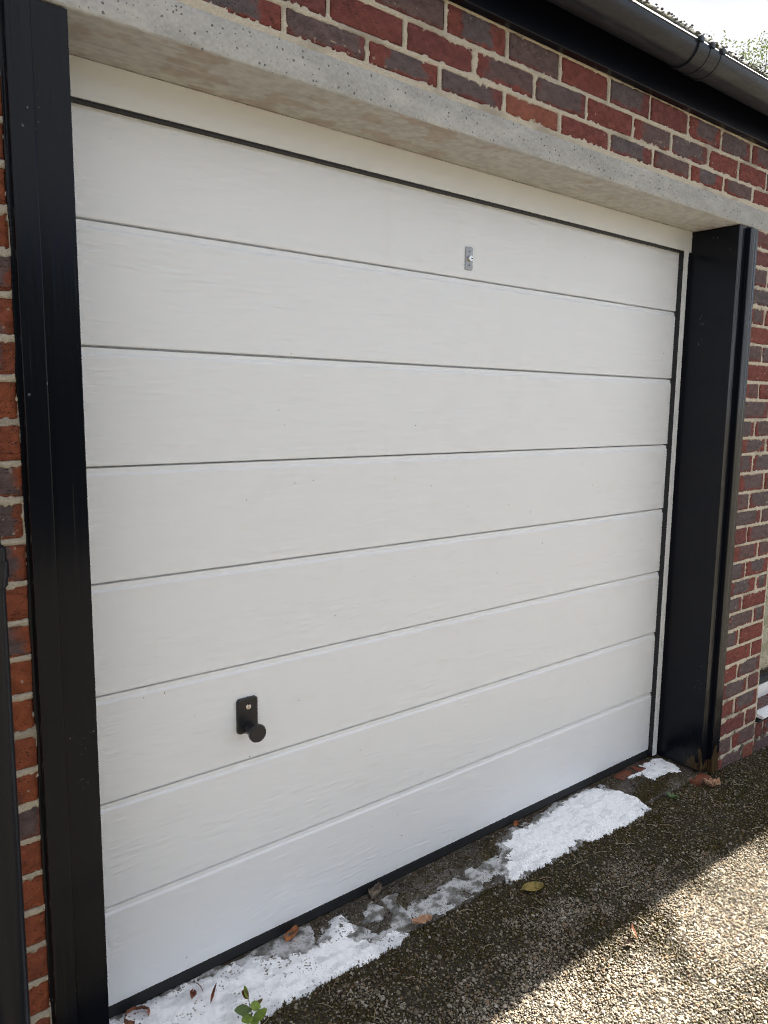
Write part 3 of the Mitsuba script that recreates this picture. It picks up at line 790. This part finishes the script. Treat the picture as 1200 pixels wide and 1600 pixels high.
patch('ice_patch_001', [Bp], 0.0055, 'grey_ice', 32, rag=0.006, soft=0.007, lumps=0.002)
tag('ice_patch_001', 'small separate island of grey ice on the wet concrete below the brown leaf', 'ice', 'patches of grey ice')
Cp = [(-1.537, -0.040), (-1.503, -0.041), (-1.474, -0.049), (-1.476, -0.066), (-1.512, -0.077), (-1.500, -0.097), (-1.495, -0.142), (-1.514, -0.171), (-1.552, -0.185), (-1.590, -0.176), (-1.581, -0.143), (-1.545, -0.110), (-1.535, -0.066)]
patch('ice_patch_002', [Cp], 0.0055, 'grey_ice', 33, rag=0.008, soft=0.007, lumps=0.003)
tag('ice_patch_002', 'lobed grey ice joining the left snow, behind the pale curled leaf', 'ice', 'patches of grey ice')
Fp = [(-1.51, -0.12), (-1.452, -0.100), (-1.308, -0.096), (-1.181, -0.088), (-1.07, -0.095), (-1.075, -0.15), (-1.093, -0.183), (-1.171, -0.192), (-1.29, -0.194), (-1.406, -0.198), (-1.50, -0.196)]
patch('ice_patch_003', [Fp], 0.0030, 'grey_ice', 34, holes=0.020, rag=0.014, soft=0.006, lumps=0.006, step=0.0025)
tag('ice_patch_003', 'thin broken film of wrinkled ice between the two snow patches', 'ice', 'patches of grey ice')
D = [(-1.02, -0.068), (-0.985, -0.055), (-0.935, -0.040), (-0.905, -0.035), (-0.859, -0.045), (-0.797, -0.040), (-0.715, -0.030), (-0.615, -0.015), (-0.539, -0.008), (-0.487, -0.012), (-0.437, -0.022), (-0.409, -0.042), (-0.391, -0.064),
     (-0.355, -0.091), (-0.344, -0.124), (-0.338, -0.161), (-0.349, -0.202), (-0.366, -0.232), (-0.429, -0.238), (-0.502, -0.242), (-0.569, -0.240), (-0.639, -0.240), (-0.724, -0.234), (-0.760, -0.205), (-0.800, -0.215), (-0.861, -0.224), (-0.926, -0.223),
     (-1.004, -0.219), (-1.073, -0.222), (-1.130, -0.216), (-1.125, -0.181), (-1.105, -0.150), (-1.065, -0.135), (-1.095, -0.122), (-1.033, -0.112), (-1.012, -0.085)]
patch('snow_patch_001', [D], 0.010, 'old_snow', 22)
tag('snow_patch_001', 'clean bright snow patch at the right foot of the door', 'snow', 'patches of old snow')
patch('snow_patch_001__slush', [Polygon(D).buffer(0.022).intersection(shapely.box(-1.4, -0.225, -0.36, 0.0)).exterior.coords], 0.0035, 'grey_ice', 25, holes=0.012, rag=0.030, soft=0.008, lumps=0.003)
Ep = [(-0.118, -0.012), (-0.065, -0.014), (-0.014, -0.020), (0.030, -0.030), (0.034, -0.069), (0.034, -0.104), (0.020, -0.137), (-0.02, -0.149), (-0.057, -0.128), (-0.102, -0.122), (-0.163, -0.131), (-0.174, -0.102), (-0.164, -0.070), (-0.236, -0.066), (-0.261, -0.050), (-0.171, -0.044)]
patch('snow_patch_002', [Ep], 0.009, 'old_snow', 23, holes=0.004, rag=0.02, soft=0.02)
tag('snow_patch_002', 'small greyish snow remnant in the corner against the right post', 'snow', 'patches of old snow')

# ------------------------------------------------------------------ gravel stones (nobody could count them)
ico0 = trimesh.creation.icosphere(subdivisions=0)
IV, IF = np.array(ico0.vertices), np.array(ico0.faces)


def scatter_grid(x0, x1, y0, y1, step, seed):
    r = np.random.default_rng(seed)
    gx, gy = np.meshgrid(np.arange(x0, x1, step), np.arange(y0, y1, step * 0.9), indexing='ij')
    gx[:, ::2] += step / 2
    return (gx + r.uniform(-0.42, 0.42, gx.shape) * step).ravel(), (gy + r.uniform(-0.42, 0.42, gy.shape) * step).ravel(), r


x, y, r = scatter_grid(-2.55, 1.45, -1.45, -0.18, 0.0066, 41)
keep = (y < -0.206 + 0.01 * nz(np.stack([x * 30, y * 0, y * 0], -1), 2)) | ((x > 0.18) & (y < -0.2))
mossy = np.clip(0.58 + 2.6 * nz(np.stack([x * 5, y * 5, x * 0], -1), 6, 4) + 0.9 * np.exp((y + 0.2) / 0.20) - 0.35 * sm(-0.45, -0.75, y), 0, 1)  # moss cover, eased off past the eaves shadow to deepen the shaded band
keep &= (-0.609 * x - 0.794 * y < 1.713) & (0.417 * x - 0.909 * y < 0.77) & (x < 1.15)
keep &= r.uniform(0, 1, x.shape) > 0.62 * sm(0.35, 1.0, mossy)
x, y, mossy = x[keep], y[keep], mossy[keep]
n = len(x)
size = 0.0031 * np.exp(r.normal(0, 0.30, n))
V = IV[None] * (1 + r.uniform(-0.22, 0.22, (n, 12, 1)))
V = V * np.stack([size * r.uniform(0.9, 1.5, n), size * r.uniform(0.8, 1.15, n), size * r.uniform(0.5, 0.85, n)], -1)[:, None]
th = r.uniform(0, 2 * np.pi, n)
tilt = r.normal(0, 0.45, n)
c, s = np.cos(tilt), np.sin(tilt)
V = np.stack([V[..., 0] * c[:, None] - V[..., 2] * s[:, None], V[..., 1], V[..., 0] * s[:, None] + V[..., 2] * c[:, None]], -1)
c, s = np.cos(th), np.sin(th)
V = np.stack([V[..., 0] * c[:, None] - V[..., 1] * s[:, None], V[..., 0] * s[:, None] + V[..., 1] * c[:, None], V[..., 2]], -1)
V += np.stack([x, y, gz(x, y) + 0.0012 + r.uniform(-0.0015, 0.0020, n)], -1)[:, None]
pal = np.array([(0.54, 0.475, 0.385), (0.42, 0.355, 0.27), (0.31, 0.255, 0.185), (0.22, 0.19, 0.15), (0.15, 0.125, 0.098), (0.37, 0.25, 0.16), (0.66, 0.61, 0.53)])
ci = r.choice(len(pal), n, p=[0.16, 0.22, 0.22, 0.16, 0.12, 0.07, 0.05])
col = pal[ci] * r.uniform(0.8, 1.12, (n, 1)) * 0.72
grime = np.clip(mossy * r.uniform(0.3, 1.1, n), 0, 1)[:, None]  # moss grime that also puts wall-side shade into the stone colour
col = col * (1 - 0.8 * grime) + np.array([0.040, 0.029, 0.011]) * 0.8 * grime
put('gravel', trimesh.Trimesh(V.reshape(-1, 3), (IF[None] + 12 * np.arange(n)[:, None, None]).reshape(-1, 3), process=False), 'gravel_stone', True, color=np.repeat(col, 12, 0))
tag('gravel', 'small pale pebbles bound into the driveway', kind='stuff')

# grit, crumbs of soil and small stones along the foot of the door
r = np.random.default_rng(91)
n = 9000
x = r.uniform(-2.2, 0.03, n)
y = -0.012 - 0.185 * r.uniform(0, 1, n) ** 1.5
keep = nz(np.stack([x * 9, y * 22, x * 0], -1), 92, 4) + 0.25 * np.exp((y + 0.01) / 0.03) > 0.02
x, y = x[keep], y[keep]
n = len(x)
size = 0.0012 * np.exp(r.normal(0.1, 0.45, n))
V = IV[None] * (1 + r.uniform(-0.25, 0.25, (n, 12, 1))) * np.stack([size * r.uniform(0.8, 1.8, n), size * r.uniform(0.8, 1.3, n), size * r.uniform(0.5, 1.0, n)], -1)[:, None]
V += np.stack([x, y, tz(x, y) + 0.0012], -1)[:, None]
gp = np.array([(0.030, 0.022, 0.013), (0.060, 0.042, 0.022), (0.10, 0.085, 0.062), (0.24, 0.21, 0.17), (0.022, 0.020, 0.017), (0.12, 0.06, 0.035)])
put('grit', trimesh.Trimesh(V.reshape(-1, 3), (IF[None] + 12 * np.arange(n)[:, None, None]).reshape(-1, 3), process=False), 'gravel_stone', True,
    color=np.repeat(gp[r.choice(6, n, p=[0.28, 0.24, 0.18, 0.09, 0.15, 0.06])], 12, 0))
tag('grit', 'dark grit and soil crumbs along the foot of the door', kind='stuff')

# moss between the stones, thickest along the threshold
x, y, r = scatter_grid(-2.55, 1.30, -1.15, -0.03, 0.0046, 43)
dens = 0.66 + 2.6 * nz(np.stack([x * 5, y * 5, x * 0], -1), 6, 4) + 1.0 * np.exp((y + 0.2) / 0.15) - 0.5 * sm(-0.45, -0.75, y)
ok = (y < -0.198) | ((x > -0.42) & (x < -0.12) & (y < -0.10 - 0.25 * np.abs(x + 0.2))) | ((y < -0.02) & (nz(np.stack([x * 14, y * 30, x * 0], -1), 16, 3) > 0.13) & (x > -1.5) & (x < 0.0))
ok &= (x < 0.17) | (y < W - 0.008)
keep = ok & (r.uniform(0, 1, x.shape) < np.clip(dens, 0, 1) * 0.75)
x, y = x[keep], y[keep]
n = len(x)
hh = r.uniform(0.0025, 0.0065, n)
ww = r.uniform(0.0016, 0.0034, n)
tri = np.array([0, 2.094, 4.189])
a = r.uniform(0, 6.28, n)[:, None] + tri
base = np.where((y > -0.2) & (x < 0.17), tz(x, y), gz(x, y))
B3 = np.stack([x[:, None] + ww[:, None] * np.cos(a), y[:, None] + ww[:, None] * np.sin(a), np.repeat(base[:, None] - 0.001, 3, 1)], -1)
tip = np.stack([x + r.normal(0, 0.002, n), y + r.normal(0, 0.002, n), base + hh], -1)[:, None]
V = np.concatenate([B3, tip], 1)
F = np.array([[0, 1, 3], [1, 2, 3], [2, 0, 3]])
mp = np.array([(0.066, 0.050, 0.013), (0.045, 0.029, 0.012), (0.095, 0.078, 0.016), (0.068, 0.040, 0.015), (0.036, 0.040, 0.011)])
hue = np.clip(((nz(np.stack([x * 7, y * 7, x * 0], -1), 61, 3) + 0.5) * 5 + r.normal(0, 1.1, n)), 0, 4.99).astype(int)
put('moss', trimesh.Trimesh(V.reshape(-1, 3), (F[None] + 4 * np.arange(n)[:, None, None]).reshape(-1, 3), process=False), 'moss_green', False, color=np.repeat(mp[hue] * r.uniform(0.7, 1.3, (n, 1)), 4, 0))
tag('moss', 'brown and olive moss growing between the pebbles', kind='stuff')

# dry stalks and needles lying on the drive
ms, cs = [], []
r = np.random.default_rng(77)
for i in range(340):
    sx, sy = r.uniform(-2.1, 0.9), -0.22 - 0.75 * r.uniform(0, 1) ** 1.3
    L, a = r.uniform(0.012, 0.05), r.uniform(0, np.pi)
    b = r.normal(0, 0.3)
    t = np.linspace(-0.5, 0.5, 4)
    P = np.stack([sx + L * t * np.cos(a + b * t), sy + L * t * np.sin(a + b * t), t * 0], -1)
    P[:, 2] = gz(P[:, 0], P[:, 1]) + 0.006 + 0.002 * np.cos(t * 5) + r.uniform(0, 0.002)
    m = tube(P, r.uniform(0.0004, 0.0010), 4)
    ms.append(m)
    cs.append(np.tile(np.array([(0.34, 0.25, 0.15), (0.16, 0.11, 0.07), (0.42, 0.36, 0.26)][r.integers(3)]), (len(m.vertices), 1)))
put('plant_litter', cat(*ms), 'dry_stalk', True, color=np.vstack(cs))
tag('plant_litter', 'dry stalks and needles scattered over the gravel', kind='stuff')

# ------------------------------------------------------------------ fallen leaves
def leaf_mesh(L, wid, seed, curl=0.4, lobes=0.0, tipcurl=0.3, wrinkle=0.12):
    r = np.random.default_rng(seed)
    nu, nv = 22, 11
    u = np.linspace(0, 1, nu)
    v = np.linspace(-1, 1, nv)
    U, Vv = np.meshgrid(u, v, indexing='ij')
    half = wid * np.sin(np.pi * np.clip(U * 0.97 + 0.015, 0, 1)) ** 0.75 * (1 + lobes * np.sin(U * 19 + seed) * np.abs(Vv))
    X = (U - 0.5) * L
    Y = Vv * half
    Z = curl * wid * (Vv ** 2) + tipcurl * L * (U - 0.45) ** 2 + wrinkle * wid * nz(np.stack([U * 5, Vv * 3, U * 0 + seed], -1), seed, 3) * 2
    Z -= 0.05 * wid * np.exp(-(Vv / 0.12) ** 2)
    top = np.stack([X, Y, Z], -1)
    m1 = grid_mesh(top)
    m2 = grid_mesh((top - [0, 0, 0.0006])[:, ::-1])
    return cat(m1, m2)


def place(m, x, y, z, yaw, pitch=0.0, roll=0.0):
    Rm = trimesh.transformations.euler_matrix(math.radians(roll), math.radians(pitch), math.radians(yaw), 'sxyz')
    m = m.copy()
    m.apply_transform(Rm)
    lo = m.vertices[:, 2].min()
    m.apply_translation((x, y, z - lo))
    return m


def stalk(L, bend, w=0.0007):
    t = np.linspace(0, 1, 6)
    return tube(np.stack([t * L, bend * t * t, 0.002 * np.sin(t * 3)], -1), w, 5)


def leaf(key, mat, m, label):
    k = numbered(key)
    put(k, m, mat, True)
    tag(k, label, 'leaf', 'fallen leaves')


S = 0.010
leaf('fallen_leaf', 'leaf_orange', place(leaf_mesh(0.062, 0.022, 3, 0.55, 0.05, 0.3), -1.840, -0.026, tz(0, -0.03) + 0.003, 24, 0, -30), 'orange oval leaf leaning against the black door seal')
leaf('fallen_leaf', 'leaf_pale', place(leaf_mesh(0.064, 0.016, 5, 0.6, 0.22, 0.3, 0.3), -1.500, -0.196, -0.020, -18, 0, -4), 'pale tan pointed leaf on the edge of the concrete threshold')
leaf('fallen_leaf', 'leaf_grey', place(leaf_mesh(0.060, 0.020, 6, 1.0, 0.1, 0.5, 0.3), -1.535, -0.026, -0.010, 20, 0, -25), 'grey brown shrivelled leaf tucked under the door seal above the ice')
leaf('fallen_leaf', 'leaf_yellow', place(leaf_mesh(0.078, 0.020, 8, 0.45, 0.03, 0.12), -1.108, -0.285, gz(-1.1, -0.28) + 0.005, -22, 0, 8), 'yellow olive leaf lying on the gravel below the bright snow')
leaf('fallen_leaf', 'leaf_pale', place(leaf_mesh(0.060, 0.026, 9, 0.8, 0.2, 0.6, 0.3), 0.018, -0.285, gz(0, -0.28) + 0.006, 118, 18, 10), 'pale pink brown leaf at the foot of the right post')
leaf('fallen_leaf', 'leaf_coral', place(leaf_mesh(0.040, 0.0055, 10, 0.8, 0.1, 0.3), -1.035, -0.600, gz(-1, -0.6) + 0.006, 58, -24, 20), 'narrow coral leaf standing in the sunlit gravel')
leaf('fallen_leaf', 'leaf_grey', place(leaf_mesh(0.030, 0.009, 11, 1.0, 0.1, 0.3, 0.4), -1.085, -0.615, gz(-1, -0.6) + 0.005, 5, 0, 30), 'dark curled shape added as the cast shadow of the coral leaf in the sunlit gravel')  # dark leaf shape added where the coral leaf casts its shadow


# a curled leaf half melted into the snow: only its ragged rim stands out
def rim_leaf(cx, cy, cz, rx_, ry_, gapa, gapb, seed, wall=0.009):
    t = np.linspace(gapa, gapb, 46)
    k = 1 + 0.28 * nz(np.stack([np.cos(t) * 2.2, np.sin(t) * 2.2, t * 0 + seed], -1), seed, 3) * 2
    lo = np.stack([cx + rx_ * k * np.cos(t), cy + ry_ * k * np.sin(t), t * 0 + cz - 0.004], -1)
    out = 0.62 + 0.5 * nz(np.stack([t * 1.7, t * 0, t * 0 + seed], -1), seed + 2, 3) * 2
    rows = [lo]
    for h in (0.45, 1.0):
        q = lo.copy()
        q[:, 0] += (cx - lo[:, 0]) * 0.18 * h * out
        q[:, 1] += (cy - lo[:, 1]) * 0.18 * h * out
        q[:, 2] = cz + wall * h * np.clip(out + 0.3, 0.2, 1.5)
        rows.append(q)
    P = np.stack(rows, 1)
    return cat(grid_mesh(P), grid_mesh((P + [0, 0.0006, 0])[:, ::-1]))


zs = tz(0, -0.02) + 0.012
leaf('fallen_leaf', 'leaf_russet', rim_leaf(-2.300, -0.040, zs, 0.033, 0.026, -0.6, 4.3, 14), 'russet curled leaf rim frozen into the snow in the bottom left corner')
leaf('fallen_leaf', 'leaf_russet', cat(place(leaf_mesh(0.022, 0.009, 15, 1.2, 0, 0.4), -2.166, -0.065, zs - 0.001, 60, 0, 20), place(leaf_mesh(0.062, 0.0035, 16, 1.5, 0, 0.5), -2.125, -0.094, zs - 0.001, 52, 0, 25),
     place(stalk(0.034, 0.008, 0.0012), -2.137, -0.066, zs + 0.001, 78, 0, 0)), 'broken russet leaf with a curved stalk in the snow above the green seedling')
leaf('fallen_leaf', 'leaf_orange', place(leaf_mesh(0.026, 0.010, 17, 1.0, 0.1, 0.5), -0.89, -0.018, tz(0, -0.02) + 0.002, 10, 0, 10), 'tiny orange leaf against the door seal at the left end of the bright snow')

# ------------------------------------------------------------------ green seedling and a small weed
def blade(base, tip, wid, mat, name, up=(0, 0, 1), fold=0.25, parent='seedling'):
    base, tip = np.array(base, float), np.array(tip, float)
    ax = tip - base
    L = np.linalg.norm(ax)
    ax /= L
    side = np.cross(ax, up)
    side /= np.linalg.norm(side)
    nrm = np.cross(side, ax)
    u = np.linspace(0, 1, 16)
    v = np.linspace(-1, 1, 7)
    U, Vv = np.meshgrid(u, v, indexing='ij')
    half = wid * np.sin(np.pi * np.clip(U, 0.0, 1) ** 0.85) ** 0.7
    P = base + ax * (U * L)[..., None] + side * (Vv * half)[..., None] + nrm * (fold * half * Vv ** 2 + 0.12 * L * np.sin(np.pi * U) * -0.6)[..., None]
    part(parent, name, cat(grid_mesh(P), grid_mesh((P - nrm * 0.0005)[:, ::-1])), mat, True)


sb = np.array([-2.083, -0.232, gz(-2.08, -0.23)])
st = [sb, sb + [0.001, 0.004, 0.03], sb + [-0.004, 0.006, 0.062], sb + [-0.006, 0.012, 0.090]]
part('seedling', 'stem', tube(st, [0.0016, 0.0014, 0.0012, 0.0009], 7), 'seedling_dark', True)
cam_up = np.array([0.62, -0.70, 0.35])
top_ = st[3]
mid = st[2]
low = st[1]
blade(top_, top_ + [-0.008, 0.006, 0.034], 0.0075, 'seedling_green', 'leaf', (0.5, -0.85, 0.1))
blade(top_, top_ + [-0.016, 0.004, 0.026], 0.0075, 'seedling_red', 'leaf', (0.3, -0.85, 0.3), 0.5)
blade(mid + [0, 0, 0.012], mid + [0.022, -0.012, 0.004], 0.0120, 'seedling_green', 'leaf', (0.1, -0.55, 0.85))
blade(mid, mid + [0.036, 0.002, 0.010], 0.0055, 'seedling_red', 'leaf', (0.2, -0.7, 0.7), 0.5)
blade(mid, mid + [-0.038, 0.012, 0.010], 0.0130, 'seedling_dark', 'leaf', (0.1, -0.45, 0.9))
blade(low + [0, 0, 0.012], low + [-0.036, -0.010, 0.026], 0.0120, 'seedling_green', 'leaf', (0.0, -0.5, 0.85))
blade(low, low + [0.034, -0.010, 0.022], 0.0120, 'seedling_green', 'leaf', (0.1, -0.4, 0.9))
blade(low, low + [-0.006, -0.030, 0.014], 0.0100, 'seedling_green', 'leaf', (0.2, 0.4, 0.9))
tag('seedling', 'green seedling with reddish young leaves at the lower edge of the speckled snow', 'plant')

wb = np.array([-0.205, -0.232, gz(-0.2, -0.23) + 0.002])
for i in range(8):
    a = i * 0.785 + 0.3
    blade(wb, wb + [0.026 * math.cos(a), 0.026 * math.sin(a), 0.012 + 0.006 * (i % 3)], 0.0052, 'weed_green', 'leaf', (0.05, 0.02, 1), parent='weed')
tag('weed', 'tiny pale green weed rosette in the gravel right of the bright snow', 'plant')

# ------------------------------------------------------------------ tree behind the roof, and what stands across the drive
def leaf_cloud(centres, radius, count, size, seed, squash=0.8):
    r = np.random.default_rng(seed)
    k = r.integers(len(centres), size=count)
    d = r.normal(size=(count, 3))
    d /= np.linalg.norm(d, axis=1, keepdims=True)
    c = np.asarray(centres)[k] + d * (np.asarray(radius)[k] * r.uniform(0.35, 1.0, count) ** 0.6)[:, None] * [1, 1, squash]
    a = r.normal(size=(count, 3))
    a /= np.linalg.norm(a, axis=1, keepdims=True)
    b = np.cross(a, r.normal(size=(count, 3)))
    b /= np.linalg.norm(b, axis=1, keepdims=True)
    s = size * r.uniform(0.6, 1.4, count)[:, None]
    V = np.stack([c - a * s, c - b * s * 0.45, c + a * s, c + b * s * 0.45], 1)
    F = np.array([[0, 1, 2], [0, 2, 3]])
    return trimesh.Trimesh(V.reshape(-1, 3), (F[None] + 4 * np.arange(count)[:, None, None]).reshape(-1, 3), process=False)


tr = np.array([12.2, 6.1, 0.0])
limbs = [tube([tr, tr + [0.05, 0, 2.2], tr + [0.0, 0.1, 4.6], tr + [0.1, 0, 7.0]], [0.22, 0.18, 0.12, 0.04], 10)]
r = np.random.default_rng(5)
cent, rad = [], []
for i in range(46):
    h = r.uniform(2.6, 8.3)
    reach = 2.6 * (1 - ((h - 4.9) / 3.9) ** 2 * 0.75)
    a = r.uniform(0, 6.28)
    e = tr + [reach * math.cos(a) * r.uniform(0.4, 1), reach * math.sin(a) * r.uniform(0.4, 1), h]
    limbs.append(tube([tr + [0, 0, h * 0.62], (tr + [0, 0, h * 0.7] + e) / 2, e], [0.05, 0.03, 0.010], 6))
    cent.append(e)
    rad.append(r.uniform(0.45, 0.8))
    for _ in range(4):
        limbs.append(tube([e, e + r.normal(0, 0.12, 3), e + r.normal(0, 0.25, 3)], [0.006, 0.004, 0.002], 4))
part('tree', 'trunk', cat(*limbs), 'tree_bark', 60)
part('tree', 'crown', leaf_cloud(cent, rad, 30000, 0.030, 11), 'tree_leaf')
tag('tree', 'sparse leafy tree against the bright sky beyond the roof edge', 'tree')

hc, hr = [], []
r = np.random.default_rng(9)
for i in range(240):
    hc.append((r.uniform(-4.2, 2.2), r.uniform(-8.6, -7.4), r.uniform(0.2, 3.2)))
    hr.append(r.uniform(0.4, 0.7))
hx, hzz = np.meshgrid(np.linspace(-4.2, 2.2, 70), np.linspace(0, np.pi, 24), indexing='ij')
hh = 3.3 + 0.9 * nz(np.stack([hx * 0.5, hx * 0, hx * 0], -1), 3)
HP = np.stack([hx, -8.0 - 0.75 * np.cos(hzz) * (1 + 0.3 * nz(np.stack([hx * 2, hzz * 3, hx * 0], -1), 8)), -0.3 + hh * np.sin(hzz) ** 0.45], -1)
part('hedge', 'branches', grid_mesh(HP), 'hedge_leaf', True)
part('hedge', 'foliage', leaf_cloud(hc, hr, 14000, 0.07, 12, 1.0), 'hedge_leaf')
tag('hedge', 'tall dark hedge across the driveway', 'hedge')
